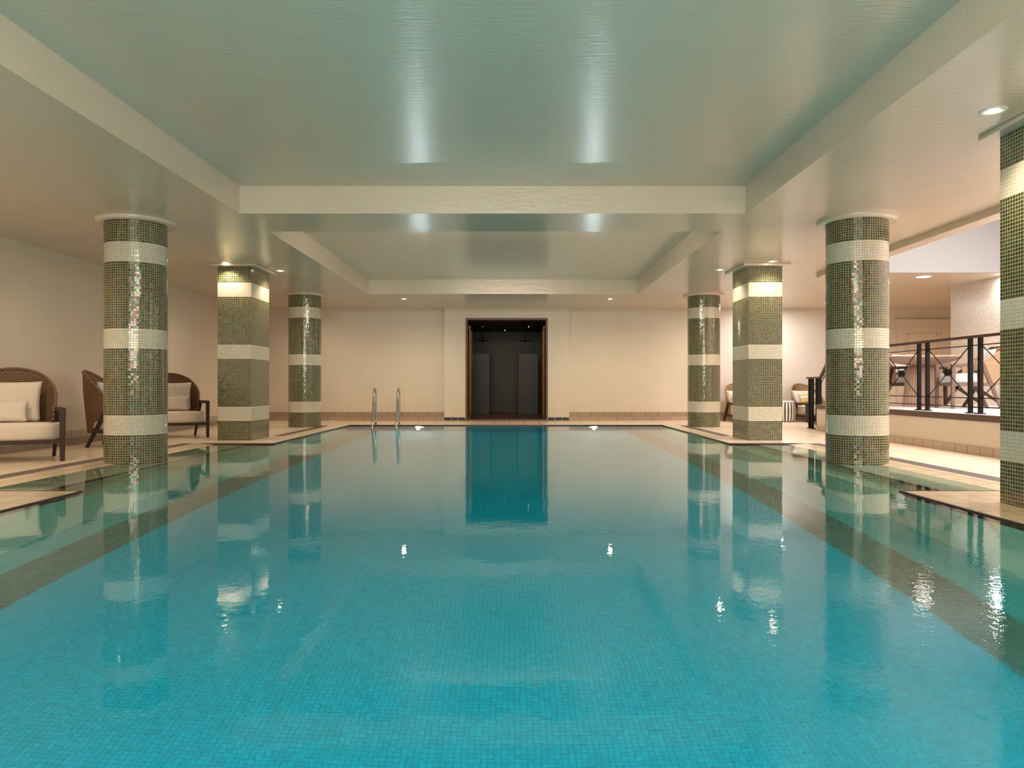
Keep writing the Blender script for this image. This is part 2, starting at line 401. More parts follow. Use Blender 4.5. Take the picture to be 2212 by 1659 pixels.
# pool basin
ZB = -1.4; ZL = -.29
bm = empty_bm()
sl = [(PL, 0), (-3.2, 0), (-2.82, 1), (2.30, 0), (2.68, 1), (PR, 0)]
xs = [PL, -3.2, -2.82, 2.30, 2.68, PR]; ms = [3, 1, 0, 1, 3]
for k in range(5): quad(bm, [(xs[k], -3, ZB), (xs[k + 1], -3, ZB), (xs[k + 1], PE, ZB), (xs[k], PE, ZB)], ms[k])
for X, A, s in ((PL, AL, 1), (PR, AR, -1)):
    for y0, y1 in ((-3, A0), (A1, PE)): quad(bm, [(X, y0, ZB), (X, y1, ZB), (X, y1, -.04), (X, y0, -.04)], 2)
    quad(bm, [(X, A0, ZB), (X, A1, ZB), (X, A1, ZL), (X, A0, ZL)], 2)
    quad(bm, [(X, A0, ZL), (X, A1, ZL), (A, A1, ZL), (A, A0, ZL)], 2)
    quad(bm, [(A, A0, ZL), (A, A1, ZL), (A, A1, -.07), (A, A0, -.07)], 2)
    for y in (A0, A1): quad(bm, [(X, y, ZL), (A, y, ZL), (A, y, -.04), (X, y, -.04)], 2)
quad(bm, [(PL, PE, ZB), (PR, PE, ZB), (PR, PE, -.03), (PL, PE, -.03)], 0)
quad(bm, [(PL, -3, ZB), (PR, -3, ZB), (PR, -3, -.03), (PL, -3, -.03)], 0)
struct('floor_pool_basin', bm, [M['pool'], M['stripe'], M['poolwall'], M['poolside']])
# water
bm = empty_bm()
quad(bm, [(PL, -3, 0), (PR, -3, 0), (PR, A0, 0), (PL, A0, 0)])
quad(bm, [(GL1 + .02, A0, 0), (PL, A0, 0), (PL, A1, 0), (GL1 + .02, A1, 0)])
quad(bm, [(PL, A0, 0), (PR, A0, 0), (PR, A1, 0), (PL, A1, 0)])
quad(bm, [(PR, A0, 0), (GR0 - .02, A0, 0), (GR0 - .02, A1, 0), (PR, A1, 0)])
quad(bm, [(PL, A1, 0), (PR, A1, 0), (PR, PE, 0), (PL, PE, 0)])
bmesh.ops.remove_doubles(bm, verts=bm.verts, dist=1e-4)
w = obj('pool_water', bm, M['water'])
tag(w, 'still clear turquoise water filling the indoor swimming pool', 'water', kind='stuff')

# drain grates
def grate(x0, x1, y0, y1, label, z=DK):
    t = thing('drain_grate', label, 'drain', ((x0 + x1) / 2, (y0 + y1) / 2, z - .018), 0, 'overflow drain grates in the deck')
    hx, hy = (x1 - x0) / 2, (y1 - y0) / 2
    bm = empty_bm(); box(bm, -hx, hx, -hy, hy, -.02, .004); obj('channel', bm, M['gratedark'], t)
    bm = empty_bm(); n = int((y1 - y0) / .016)
    for k in range(n):
        y = -hy + .016 * k; box(bm, -hx + .008, hx - .008, y + .001, y + .011, .004, .0178)
    obj('slats', bm, M['grate'], t)
    bm = empty_bm(); box(bm, -hx, -hx + .008, -hy, hy, .004, .0185); box(bm, hx - .008, hx, -hy, hy, .004, .0185); obj('rim', bm, M['gratedark'], t)
grate(GL0, GL1, A0 - 2.2, A1, 'long grey-brown overflow grate in the left deck before the wicker loveseats')
grate(GR0, GR1, A0 - 2.2, A1, 'long grey-brown overflow grate in the right deck beside the terrace wall')
grate(-4.0, -3.84, 12.1, 15.2, 'short overflow grate inside the far left round column', DK + .0015)
grate(3.42, 3.58, 12.1, 15.2, 'short overflow grate inside the far right round column', DK + .0015)
bm = empty_bm(); box(bm, GL0, GL1, YF, A0 - 2.2, -.2, DK); box(bm, GR0, GR1, YF, A0 - 2.2, -.2, DK)
struct('floor_strip', bm, M['deck'])

# skirting and plinth
for nm, a in (('baseboard_left', (XL, XL + .13, YF, YB, 'y')), ('baseboard_back_left', (XL, -1.68, YB - .13, YB, 'x')), ('baseboard_back_right', (1.295, 8.2, YB - .13, YB, 'x'))):
    bm = empty_bm(); box(bm, a[0], a[1], a[2], a[3], DK, .108)
    u = empty_bm()
    if a[4] == 'y': box(u, XL, XL + .014, YF, YB, .108, .215)
    else: box(u, a[0], a[1], YB - .014, YB, .108, .215)
    struct(nm, bm, M['pl' + a[4]]); struct(nm.replace('baseboard', 'trim'), u, M['sk' + a[4]])
for nm, x0, x1 in (('trim_navy_left', -1.68, DX0 - .01), ('trim_navy_right', DX1 + .01, 1.295)):
    bm = empty_bm(); n = 3; w_ = (x1 - x0) / n
    for k in range(n): box(bm, x0 + k * w_ + .006, x0 + (k + 1) * w_ - .006, YB - .212, YB - .2, DK + .005, DK + .075)
    struct(nm, bm, M['navy'])

# terrace, steps
TX, TZ, TY = 5.57, .504, 13.5
bm = empty_bm(); box(bm, TX, XR, YF, TY, -.2, TZ - .075)
struct('wall_terrace', bm, M['wall'])
bm = empty_bm(); box(bm, TX - .012, TX + .02, YF, TY, TZ - .078, TZ); struct('trim_terrace_coping', bm, M['copingt'])
bm = empty_bm(); box(bm, TX + .02, XR, YF, TY, TZ - .075, TZ); struct('floor_terrace', bm, M['terrfloor'])
bm = empty_bm(); box(bm, TX - .016, TX, YF, TY, DK, DK + .104); struct('baseboard_terrace', bm, M['sky'])
bm = empty_bm(); box(bm, TX + .28, XR, TY, TY + .35, DK, .342); box(bm, TX + .28, XR, TY + .35, TY + .7, DK, .18); struct('floor_steps', bm, M['deck'])

# shower room
SY = 22.0
bm = empty_bm()
quad(bm, [(-1.3, SY, 0), (-1.3, SY, 2.47), (.92, SY, 2.47), (.92, SY, 0)])
quad(bm, [(-1.3, YB, 0), (-1.3, YB, 2.47), (-1.3, SY, 2.47), (-1.3, SY, 0)]); quad(bm, [(.92, YB, 0), (.92, SY, 0), (.92, SY, 2.47), (.92, YB, 2.47)])
quad(bm, [(-1.3, YB + .19, 2.458), (-1.3, SY, 2.458), (.92, SY, 2.458), (.92, YB + .19, 2.458)])
struct('wall_shower', bm, M['slate'])
bm = empty_bm(); box(bm, -1.3, .92, YB - .2, SY, -.1, .045); struct('floor_shower', bm, M['brownfloor'])
for nm, x0, x1 in (('shower_screen', -1.295, -.70), ('shower_screen', .10, .66)):
    bm = empty_bm(); box(bm, x0, x1, 20.4, 20.52, .045, 1.73); bevel(bm, .006, 1)
    o = obj(nm, bm, M['slate2'])
    tag(o, 'dark slate half-height screen at the %s of the shower room' % ('left' if x0 < -1 else 'right'), 'screen', 'slate screens in the shower room')
bm = empty_bm()
fw = .045
box(bm, DX0, DX0 + fw, YB - .215, YB + .2, .02, DZ); box(bm, DX1 - fw, DX1, YB - .215, YB + .2, .02, DZ); box(bm, DX0 + fw, DX1 - fw, YB - .215, YB + .2, DZ - fw, DZ)
box(bm, DX0 + fw, DX1 - fw, YB - .22, YB - .18, .0, .052)
struct('door_1', bm, M['frame'])
def glassm():
    m, nt, b = newmat('door_glass'); b.inputs['Base Color'].default_value = (.75, .68, .55, 1)
    b.inputs['Transmission Weight'].default_value = 1; b.inputs['Roughness'].default_value = .02; b.inputs['IOR'].default_value = 1.1
    return m
M['glass'] = glassm()
for s, x, lab in ((1, DX0 + .06, 'left'), (-1, DX1 - .06, 'right')):
    t = thing('glass_door', 'open glass door in a brass frame folded against the %s jamb of the shower entrance' % lab, 'door', (x, YB + .2, .05), 0, 'glass shower entrance doors')
    bm = empty_bm(); y1 = .95
    box(bm, 0 if s > 0 else -.035, .035 if s > 0 else 0, 0, .04, 0, 2.25); box(bm, -.018, .018, y1 - .04, y1, 0, 2.25)
    box(bm, -.018, .018, .04, y1 - .04, 0, .05); box(bm, -.018, .018, .04, y1 - .04, 2.2, 2.25)
    fr_ = obj('frame', bm, M['brass'], t)
    bm = empty_bm(); box(bm, -.004, .004, .04, y1 - .04, .05, 2.2); pa_ = obj('pane', bm, M['glass'], t)
    for z in (1.80, 2.0):
        bm = empty_bm(); tube(bm, [(0, -.02, z), (-.03 * s, -.02, z + .01), (-.055 * s, -.02, z)], .010, 8); obj('hinge', bm, M['brass'], fr_)
    bm = empty_bm(); tube(bm, [(.035 * s, .5, .8), (.07 * s, .5, .8), (.07 * s, .5, 1.3), (.035 * s, .5, 1.3)], .009, 8); obj('handle', bm, M['brass'], pa_)
for x, lab in ((-.835, 'left'), (.275, 'right')):
    t = thing('rain_shower', 'round black rain shower head hanging at the %s of the shower room' % lab, 'shower head', (x, 19.0, 2.0), 0, 'rain shower heads')
    bm = empty_bm(); lathe(bm, [(.13, 0), (.135, .008), (.13, .018), (.03, .03), (.02, .06)], 32); obj('rose', bm, M['black'], t, True)
    bm = empty_bm(); tube(bm, [(0, 0, .05), (0, 0, .457)], .011, 8); obj('supply_pipe', bm, M['black'], t)

# ------------------------------------------------------------------ lamps
def spot(x, y, z, e, size=125, col=(1, .80, .58), r=.04, blend=.7, tilt=(0, 0, 0)):
    l = bpy.data.lights.new('spot', 'SPOT'); l.energy = e; l.spot_size = radians(size); l.spot_blend = blend
    l.color = col; l.shadow_soft_size = r
    o = bpy.data.objects.new('spot_beam', l); C.objects.link(o); o.location = (x, y, z); o.rotation_euler = tilt
    return o
def downlight(x, y, lab, e=50, z=H, col=None, mat='lampwarm', r=.030, ring=.085, lit=True, size=125):
    t = thing('downlight', lab, 'downlight', (x, y, z), 0, 'recessed ceiling downlights')
    bm = empty_bm(); lathe(bm, [(ring, 0), (ring, -.004), (ring - .006, -.006), (r + .004, -.003), (r + .004, 0)], 40, cap=False); obj('trim_ring', bm, M['white'], t, True)
    bm = empty_bm(); lathe(bm, [(r, -.001), (r, -.005)], 28); obj('lens', bm, M[mat], t)
    if lit:
        s = spot(x, y, z - .02, e, size, col or (1, .80, .58)); s.parent = t; s.location = (0, 0, -.02)
downlight(-4.35, 11.0, 'small lit downlight in front of the left square column')
downlight(-3.77, 11.76, 'small lit downlight on the pool side of the left square column')
downlight(3.27, 11.66, 'small lit downlight on the pool side of the far right square column')
downlight(3.83, 10.88, 'small lit downlight in front of the far right square column')
downlight(-2.36, 15.6, 'small lit downlight before the back wall, left of the shower entrance', 120, size=165)
downlight(2.03, 15.6, 'small lit downlight before the back wall, right of the shower entrance', 120, size=165)
downlight(3.21, 4.905, 'large lit downlight beside the nearest square column on the right', 70, ring=.085)
downlight(6.93, 12.4, 'wide round white ceiling light above the terrace', 90, col=(1, .88, .74), mat='lampcool', r=.11, ring=.118)
for x, y, lab in ((-.88, 20.0, 'left'), (.38, 20.0, 'right'), (-.29, 21.3, 'middle')):
    t = thing('shower_downlight', 'tiny square %s light in the dark shower ceiling' % lab, 'downlight', (x, y, 2.457), 0, 'tiny lights in the shower ceiling')
    bm = empty_bm(); box(bm, -.014, .014, -.02, .02, -.006, 0); obj('lens', bm, M['lampdim'], t)
    s = spot(x, y, 2.43, 16, 100, (1, .9, .8)); s.parent = t; s.location = (0, 0, -.02)
for x, y in ((-2.02, PE), (1.66, PE)):
    t = thing('underwater_lamp', 'round white underwater lamp in the far pool wall %s of the shower entrance' % ('left' if x < 0 else 'right'), 'pool light', (x, y, -.46), 0, 'underwater pool lamps')
    bm = empty_bm(); lathe(bm, [(.13, 0), (.13, .02), (.095, .025), (.095, .0)], 40, cap=False)
    bmesh.ops.rotate(bm, verts=bm.verts, cent=(0, 0, 0), matrix=Matrix.Rotation(radians(90), 3, 'X')); obj('bezel', bm, M['chrome'], t, True)
    bm = empty_bm(); lathe(bm, [(.095, .002), (.095, .012)], 32)
    bmesh.ops.rotate(bm, verts=bm.verts, cent=(0, 0, 0), matrix=Matrix.Rotation(radians(90), 3, 'X')); obj('lens', bm, M['lamppool'], t)
def area(x, y, z, sx, sy, e, col, rot):
    l = bpy.data.lights.new('area', 'AREA'); l.shape = 'RECTANGLE'; l.size = sx; l.size_y = sy; l.energy = e; l.color = col
    o = bpy.data.objects.new('area_lamp', l); C.objects.link(o); o.location = (x, y, z); o.rotation_euler = rot; return o
def disc(x, y, z, d, e, col):
    o = area(x, y, z, d, d, e, col, (0, 0, 0)); o.data.shape = 'DISK'; return o
disc(5.95, 16.6, 2.69, .24, 60, (.92, .95, 1)); disc(8.06, 12.15, 2.69, .22, 16, (.92, .93, 1))
spot(9.6, 15.2, 2.66, 150, 165, (1, .84, .70), .05, 1)  # added lamp without a fixture, brightens the recess and its door
POOLC = (.4, .86, 1)
# added unseen lamps at the near end of the pool, brighten the basin
for x in (-2.4, -.2, 2.0): area(x, -2.9, -.6, .6, .3, 155, POOLC, (radians(90), 0, 0))
for x in (-2.02, 1.66):  # added spots at the far waterline, throw the bright streaks on the ceiling
    sp_ = spot(x, 15.3, .012, 62, 60, (.78, .93, 1), .055, 1); sp_.rotation_euler = (radians(90 + 24), 0, pi)
# added warm fill lamps, hidden behind the near edge of each coffer
area(-.24, 8.82, 2.86, 2.6, .14, 60, (1, .82, .60), (radians(80), 0, 0))
area(-.24, 1.90, 2.86, 2.6, .14, 40, (1, .84, .64), (radians(80), 0, 0))
# added area lamps for the light falling down the lightwell onto the terrace
area(6.7, 7.6, 4.1, 2.4, 5.0, 520, (1, .93, .90), (0, 0, 0))
area(6.7, 0.5, 4.1, 2.6, 6.5, 260, (1, .93, .90), (0, 0, 0))
# added soft fill lamp behind the camera, then fill spots along the aisles
area(-.2, -3.2, 1.9, 6.5, 1.2, 260, (1, .80, .60), (radians(80), 0, 0))
for x, y, e in ((-5.3, 4.4, 120), (-5.4, 6.6, 110), (-4.75, 9.2, 60), (-5.0, 13.1, 70), (-4.75, 16.4, 45), (4.3, 9.2, 28), (4.5, 13.6, 90), (4.24, 16.4, 60)):  # added spots without fixtures
    spot(x, y, H - .03, e, 165, (1, .80, .60), .05, 1)

# ------------------------------------------------------------------ columns
T = .027; CT = 2.664; GRP = 'mosaic columns around the pool'
def setuv(bm, fn):
    l = bm.loops.layers.uv.verify()
    for f in bm.faces:
        for lp in f.loops: lp[l].uv = fn(lp.vert.co, f)
def round_col(x, y, lab, r=.324):
    t = thing('round_column', lab, 'column', (x, y, -.06), 0, GRP)
    n = 96; nt_ = round(2 * pi * r / T); bm = empty_bm(); l = bm.loops.layers.uv.verify()
    zt = CT + .06; z0 = 0
    a = [bm.verts.new((r * cos(2 * pi * k / n), r * sin(2 * pi * k / n), z0)) for k in range(n)]
    b_ = [bm.verts.new((r * cos(2 * pi * k / n), r * sin(2 * pi * k / n), zt)) for k in range(n)]
    for k in range(n):
        f = bm.faces.new((a[k], a[(k + 1) % n], b_[(k + 1) % n], b_[k])); f.smooth = True
        for lp, (uu, vv) in zip(f.loops, ((k, zt), (k + 1, zt), (k + 1, 0), (k, 0))): lp[l].uv = (uu * nt_ / n, vv / T)
    o = obj('shaft', bm, M['mosaic'], t)
    for p in o.data.polygons: p.use_smooth = True
    bm = empty_bm(); R = r + .09; lathe(bm, [(r + .001, zt - .002), (R - .012, zt - .002), (R, zt + .01), (R, zt + .036)], 72, cap=False); obj('collar', bm, M['ceil'], t, True)
def square_col(x0, x1, y0, y1, lab):
    cx, cy = (x0 + x1) / 2, (y0 + y1) / 2
    t = thing('square_column', lab, 'column', (cx, cy, 0), 0, GRP)
    hx, hy = (x1 - x0) / 2, (y1 - y0) / 2
    bm = empty_bm(); l = bm.loops.layers.uv.verify()
    P = [(-hx, -hy), (hx, -hy), (hx, hy), (-hx, hy)]; L = [19, round((y1 - y0) / T), 19, round((y1 - y0) / T)]; off = [0, 40, 90, 130]
    for k in range(4):
        p, q = P[k], P[(k + 1) % 4]
        f = bm.faces.new([bm.verts.new(c) for c in ((p[0], p[1], 0), (q[0], q[1], 0), (q[0], q[1], CT), (p[0], p[1], CT))])
        for lp, uv in zip(f.loops, ((off[k], CT / T), (off[k] + L[k], CT / T), (off[k] + L[k], 0), (off[k], 0))): lp[l].uv = uv
    bmesh.ops.remove_doubles(bm, verts=bm.verts, dist=1e-5)
    obj('shaft', bm, M['mosaic'], t)
    bm = empty_bm(); e = .1
    box(bm, -hx - e, hx + e, -hy - e, hy + e, CT, H); bevel(bm, .008, 2); obj('collar', bm, M['ceil'], t)
round_col(-4.27, 8.25, 'round green and white mosaic column nearest on the left, between two wicker loveseats')
round_col(3.82, 8.17, 'round green and white mosaic column nearest on the right, in front of the terrace railing')
round_col(-4.27, 14.88, 'farthest round mosaic column on the left, near the pool ladder')
round_col(3.86, 14.93, 'farthest round mosaic column on the right, near the back wall')
square_col(-4.522, -4.01, 11.13, 11.94, 'square green and white mosaic column on the left side of the pool')
square_col(3.55, 4.062, 11.11, 11.92, 'square mosaic column on the right beside the striped stool')
square_col(3.53, 4.042, 4.51, 5.32, 'dark green square mosaic column cut by the right edge of the photo')

# ------------------------------------------------------------------ pool ladder
t = thing('pool_ladder', 'polished steel pool ladder with two looped handrails at the far left end of the pool', 'ladder', (-2.71, 15.3, 0))
for s in (-.25, .25):
    pts = [(s, -.12, -1.2), (s, -.12, 0)]
    pts += [(s, -.12 + .20 * k / 6, .66 * k / 6) for k in range(1, 7)]
    cx_, cz_ = .17, .70
    pts += [(s, cx_ - .09 * cos(pi * k / 8), cz_ + .09 * sin(pi * k / 8)) for k in range(0, 9)]
    pts += [(s, .27, .6), (s, .27, .3), (s, .27, DK)]
    bm = empty_bm(); tube(bm, pts, .022, 14); hr_ = obj('handrail', bm, M['chrome'], t, True)
    bm = empty_bm(); lathe(bm, [(.045, DK), (.045, DK + .008), (.024, DK + .014)], 24, cx=s, cy=.27); obj('flange', bm, M['chrome'], hr_, True)
for z in (-.3, -.6, -.9):
    bm = empty_bm(); box(bm, -.25, .25, -.15, -.07, z - .012, z + .012); obj('tread', bm, M['chrome'], t)

# ------------------------------------------------------------------ wicker seats
def pillow_bm(w, h, th, nx=22, ny=16, pinch=.05):
    bm = empty_bm(); l = bm.loops.layers.uv.verify(); G = [[], []]
    for s in (0, 1):
        for j in range(ny + 1):
            row = []
            for i in range(nx + 1):
                u = -1 + 2 * i / nx; v = -1 + 2 * j / ny
                x = u * w / 2 * (1 - pinch * (1 - v * v) * abs(u)); z = v * h / 2 * (1 - pinch * (1 - u * u) * abs(v))
                d = ((1 - u ** 4) * (1 - v ** 4)) ** .55 * th / 2
                d += .004 * sin(9 * u + 4 * v) * (1 - u * u) * (1 - v * v)
                row.append(bm.verts.new((x, (d if s else -d), z)))
            G[s].append(row)
    for s in (0, 1):
        for j in range(ny):
            for i in range(nx):
                q = (G[s][j][i], G[s][j][i + 1], G[s][j + 1][i + 1], G[s][j + 1][i])
                uv = ((i, j), (i + 1, j), (i + 1, j + 1), (i, j + 1))
                if s: q = q[::-1]; uv = uv[::-1]
                f = bm.faces.new(q)
                for lp, (a, b_) in zip(f.loops, uv): lp[l].uv = (-1 + 2 * a / nx, -1 + 2 * b_ / ny)
    bmesh.ops.remove_doubles(bm, verts=bm.verts, dist=1e-4)
    return bm
def rim_z(f, arm, top): return arm + (top - arm) * max(0, sin(f)) ** .85
def seat(name, lab, W, loc, rz, s=1.0, mat='wick', wood='darkwood', cush='cushion', group=None, arm=.59, top=1.035, leg_h=None, cat='armchair', zs=.24, zc=.41, shell0=.19, inset=.14):
    t = thing(name, lab, cat, loc, rz, group)
    hw = W / 2
    ww = M[wood]
    fx = hw - .03; rx = hw - inset - .06
    for sx in (-1, 1):
        bm = empty_bm(); bar(bm, (sx * fx, -.38, arm * s), (sx * fx, -.385, 0), .06, .055, .045, .04); bevel(bm, .004, 1); obj('leg', bm, ww, t)
        bm = empty_bm(); bar(bm, (sx * (hw - inset + .02), .03, arm * s - .01), (sx * rx, .33, 0), .045, .06, .035, .04); bevel(bm, .004, 1); obj('leg', bm, ww, t)
        bm = empty_bm(); bar(bm, (sx * fx, -.405, arm * s - .02), (sx * (hw - inset + .015), .055, arm * s - .02), .055, .045); bevel(bm, .005, 1); obj('armrest', bm, ww, t)
    bm = empty_bm(); z = zs * s - .022
    box(bm, -fx, fx, -.405, -.365, z - .022, z + .022)
    for sx in (-1, 1): bar(bm, (sx * (fx - .005), -.38, z), (sx * (rx + .04), .22, z), .035, .044)
    box(bm, -rx - .03, rx + .03, .20, .24, z - .022, z + .022)
    obj('seat_frame', bm, ww, t)
    # barrel shell of woven wicker
    A, B, yc = hw - inset, .42, .02
    n, mrow = 56, 12; bm = empty_bm(); l = bm.loops.layers.uv.verify(); g_ = []
    f0, f1 = radians(-6), radians(186)
    for i in range(n + 1):
        f = f0 + (f1 - f0) * i / n; zt = rim_z(f, arm, top) * s; col = []
        for j in range(mrow + 1):
            q = j / mrow; z = shell0 * s + (zt - shell0 * s) * q
            k = .86 + .14 * min(1, (z / (.75 * s))) ** .9 + .05 * (z / s) * (max(0, sin(f)) ** 2)
            col.append((bm.verts.new((A * k * cos(f), yc + B * k * sin(f), z)), i * (A + B) * .5 * (f1 - f0) / n, z))
        g_.append(col)
    for i in range(n):
        for j in range(mrow):
            c4 = (g_[i][j], g_[i + 1][j], g_[i + 1][j + 1], g_[i][j + 1])
            fc = bm.faces.new([c[0] for c in c4])
            for lp, c in zip(fc.loops, c4): lp[l].uv = (c[1], c[2])
    rim = [tuple(g_[i][mrow][0].co) for i in range(n + 1)]
    sh = obj('wicker_back', bm, M[mat], t, True); md = sh.modifiers.new('s', 'SOLIDIFY'); md.thickness = .022; md.offset = 0
    bm = empty_bm(); rr = []; P = []
    for i in range(len(rim) - 1):
        for q in range(4):
            P.append(Vector(rim[i]).lerp(Vector(rim[i + 1]), q / 4)); rr.append(.019 + .004 * sin((4 * i + q) * 2.1))
    P.append(Vector(rim[-1])); rr.append(.019)
    tube(bm, P, .02, 8, rad=rr); 
    setuv(bm, lambda co, f: ((co.x + co.y) * .9, (co.z - co.x) * .9)); obj('rim', bm, M[mat], sh, True)
    # seat cushion
    bm = empty_bm(); m_ = 40; th = (zc - zs) * s; prof = [(0, .0), (.93, .0), (.985, .2), (1, .5), (.985, .78), (.94, .95), (.85, 1.02), (0, 1.06)]
    rings = []
    for (q, zz) in prof[1:-1]:
        ring = []
        for k in range(m_):
            a = 2 * pi * k / m_; ca, sa = cos(a), sin(a)
            e = 5 if sa < 0 else 2.6
            rad = (abs(ca) ** e + abs(sa) ** e) ** (-1 / e)
            d = (1 - q) * .35
            ring.append(bm.verts.new(((hw - .065 - d * .3) * rad * ca, -.02 + (.385 - d * .3) * rad * sa, zs * s + th * zz)))
        rings.append(ring)
    for i in range(len(rings) - 1):
        for k in range(m_): bm.faces.new((rings[i][k], rings[i][(k + 1) % m_], rings[i + 1][(k + 1) % m_], rings[i + 1][k]))
    bm.faces.new(rings[0][::-1]); c0 = bm.verts.new((0, 0, zs * s + th * 1.1))
    for k in range(m_): bm.faces.new((rings[-1][k], rings[-1][(k + 1) % m_], c0))
    obj('seat_cushion', bm, M[cush], t, True)
    return t
def pillow(name, lab, chair, x, y, z, w, h, th, lean, mat, group, yaw=0):
    o = obj(name, pillow_bm(w, h, th), M[mat], None, True)
    c = Matrix.Translation(chair.location) @ Matrix.Rotation(chair.rotation_euler.z, 4, 'Z') @ Matrix.Translation((x, y, z)) @ Matrix.Rotation(yaw, 4, 'Z') @ Matrix.Rotation(-lean, 4, 'X')
    o.location = c.to_translation(); o.rotation_euler = c.to_euler()
    return tag(o, lab, 'pillow', group)
R27 = radians(25)
g1 = 'dark-framed wicker seats along the left wall'
A_ = seat('wicker_loveseat', 'brown wicker loveseat cut by the left edge of the photo, cream cushions', 1.24, (-5.72, 8.22, DK), R27, cat='loveseat', group=g1)
Cc = seat('wicker_loveseat', 'brown wicker loveseat with cream cushions between the nearest round column and the square column', 1.24, (-5.66, 11.92, DK), R27, cat='loveseat', group=g1)
Bc = seat('wicker_armchair', 'brown wicker armchair turned sideways, seen behind the left round column', .86, (-5.50, 10.22, DK), radians(102), group=g1, inset=.05)
pillow('pillow', 'large square cream pillow on the leftmost loveseat', A_, -.05, .14, .655, .74, .48, .13, radians(16), 'cushion', 'cream pillows')
pillow('pillow', 'small oblong cream pillow leaning in front on the leftmost loveseat', A_, -.10, -.03, .545, .64, .24, .10, radians(18), 'cushion', 'cream pillows')
pillow('pillow', 'large cream pillow on the loveseat right of the left round column', Cc, 0, .15, .655, .72, .48, .13, radians(16), 'cushion', 'cream pillows')
pillow('pillow', 'small oblong cream pillow on the loveseat right of the left round column', Cc, 0, -.03, .545, .62, .24, .10, radians(18), 'cushion', 'cream pillows')
pillow('pillow', 'white pillow on the sideways wicker armchair', Bc, 0, .16, .66, .5, .48, .15, radians(16), 'cushw', 'cream pillows')
g2 = 'tan wicker armchairs by the back wall'
Dc = seat('wicker_armchair', 'tan wicker armchair with a striped pillow, right of the striped stool', .88, (6.88, 16.98, DK), radians(16), .84, 'wicktan', group=g2, arm=.52, zs=.19, zc=.42, shell0=.17, inset=.04)
Ec = seat('wicker_armchair', 'tan wicker armchair mostly hidden behind the right square column', .88, (5.33, 16.96, DK), radians(16), .84, 'wicktan', group=g2, arm=.52, zs=.19, zc=.42, shell0=.17, inset=.04)
for ch, lab in ((Dc, 'right of the striped stool'), (Ec, 'behind the right square column')):
    pillow('pillow', 'plain cream pillow at the back of the tan armchair ' + lab, ch, -.06, .20, .54, .56, .36, .12, radians(14), 'cushion', 'pillows on the tan armchairs')
    pillow('pillow', 'orange, green and white striped pillow on the tan armchair ' + lab, ch, .03, .07, .50, .56, .32, .12, radians(18), 'stripecush', 'pillows on the tan armchairs')
# striped drum stool
o = thing('drum_stool', 'black and white striped barrel stool beside the tan wicker armchair', 'stool', (6.22, 16.78, DK))
bm = empty_bm(); lu = bm.loops.layers.uv.verify(); n = 64; pr = [(.172, 0), (.19, .06), (.207, .14), (.214, .24), (.207, .34), (.19, .42), (.18, .455)]
rings = [[bm.verts.new((r * cos(2 * pi * k / n), r * sin(2 * pi * k / n), z)) for k in range(n)] for r, z in pr]
for i in range(len(pr) - 1):
    for k in range(n):
        f = bm.faces.new((rings[i][k], rings[i][(k + 1) % n], rings[i + 1][(k + 1) % n], rings[i + 1][k]))
        for lp, kk in zip(f.loops, (k, k + 1, k + 1, k)): lp[lu].uv = (kk * 18 / n, 0)
bm.faces.new(rings[0][::-1]); obj('barrel', bm, M['stool'], o, True)
bm = empty_bm(); lathe(bm, [(.18, .455), (.182, .46), (.18, .475), (.165, .48)], 64); obj('top', bm, M['white'], o, True)

# ------------------------------------------------------------------ terrace railing
RX = 5.75; z1 = DK + 1.462; zt_ = DK + 1.34; zb1 = DK + .681; zb2 = DK + .569
t = thing('terrace_railing', 'black metal railing with crossed rods and round bosses under a brown handrail along the terrace', 'railing', (RX, 10, TZ))
def L(p): return (p[0] - RX, p[1] - 10, p[2] - TZ)
yA, yE = 5.2, 13.2
bm = empty_bm(); bar(bm, L((RX, yA, z1 - .015)), L((RX, yE, z1 - .015)), .06, .034, side=(1, 0, 0)); bar(bm, L((RX, yE, z1 - .015)), L((RX, 13.75, DK + .985)), .06, .034, side=(1, 0, 0))
bar(bm, L((RX, 13.72, DK + .985)), L((RX, 14.36, DK + .985)), .06, .034, side=(1, 0, 0)); obj('handrail', bm, M['railwood'], t)
prs = [(5.48, 5.69), (6.66, 6.87), (7.86, 8.06), (9.03, 9.23), (10.19, 10.40), (11.36, 11.57), (12.6, 12.82)]
for z in (zt_, zb1, zb2):
    bm = empty_bm(); tube(bm, [L((RX, yA, z)), L((RX, yE, z))], .007, 8); obj('rod', bm, M['black'], t, True)
for p in prs:
    for y in p:
        bm = empty_bm(); box(bm, -.022, .022, y - 10 - .022, y - 10 + .022, 0, z1 - .03 - TZ); ps_ = obj('post', bm, M['black'], t)
        bm = empty_bm(); lathe(bm, [(.065, .0), (.06, .010), (.03, .018)], 20, cx=0, cy=y - 10); obj('base_plate', bm, M['black'], ps_, True)
for a, b_ in zip(prs[:-1], prs[1:]):
    y0, y1 = a[1] + .02, b_[0] - .02; ym = (y0 + y1) / 2; zm = (zt_ + zb1) / 2
    for q in (((RX, y0, zt_), (RX, y1, zb1)), ((RX, y0, zb1), (RX, y1, zt_))):
        bm = empty_bm(); tube(bm, [L(q[0]), L(q[1])], .0065, 8); obj('cross_rod', bm, M['black'], t, True)
    bm = empty_bm(); lathe(bm, [(.035, -.03), (.052, -.026), (.052, -.014), (.03, -.008), (.03, .008), (.052, .014), (.052, .026), (.035, .03)], 28)
    bmesh.ops.rotate(bm, verts=bm.verts, cent=(0, 0, 0), matrix=Matrix.Rotation(radians(90), 3, 'Y'))
    bmesh.ops.translate(bm, verts=bm.verts, vec=L((RX, ym, zm))); obj('boss', bm, M['black'], t, True)
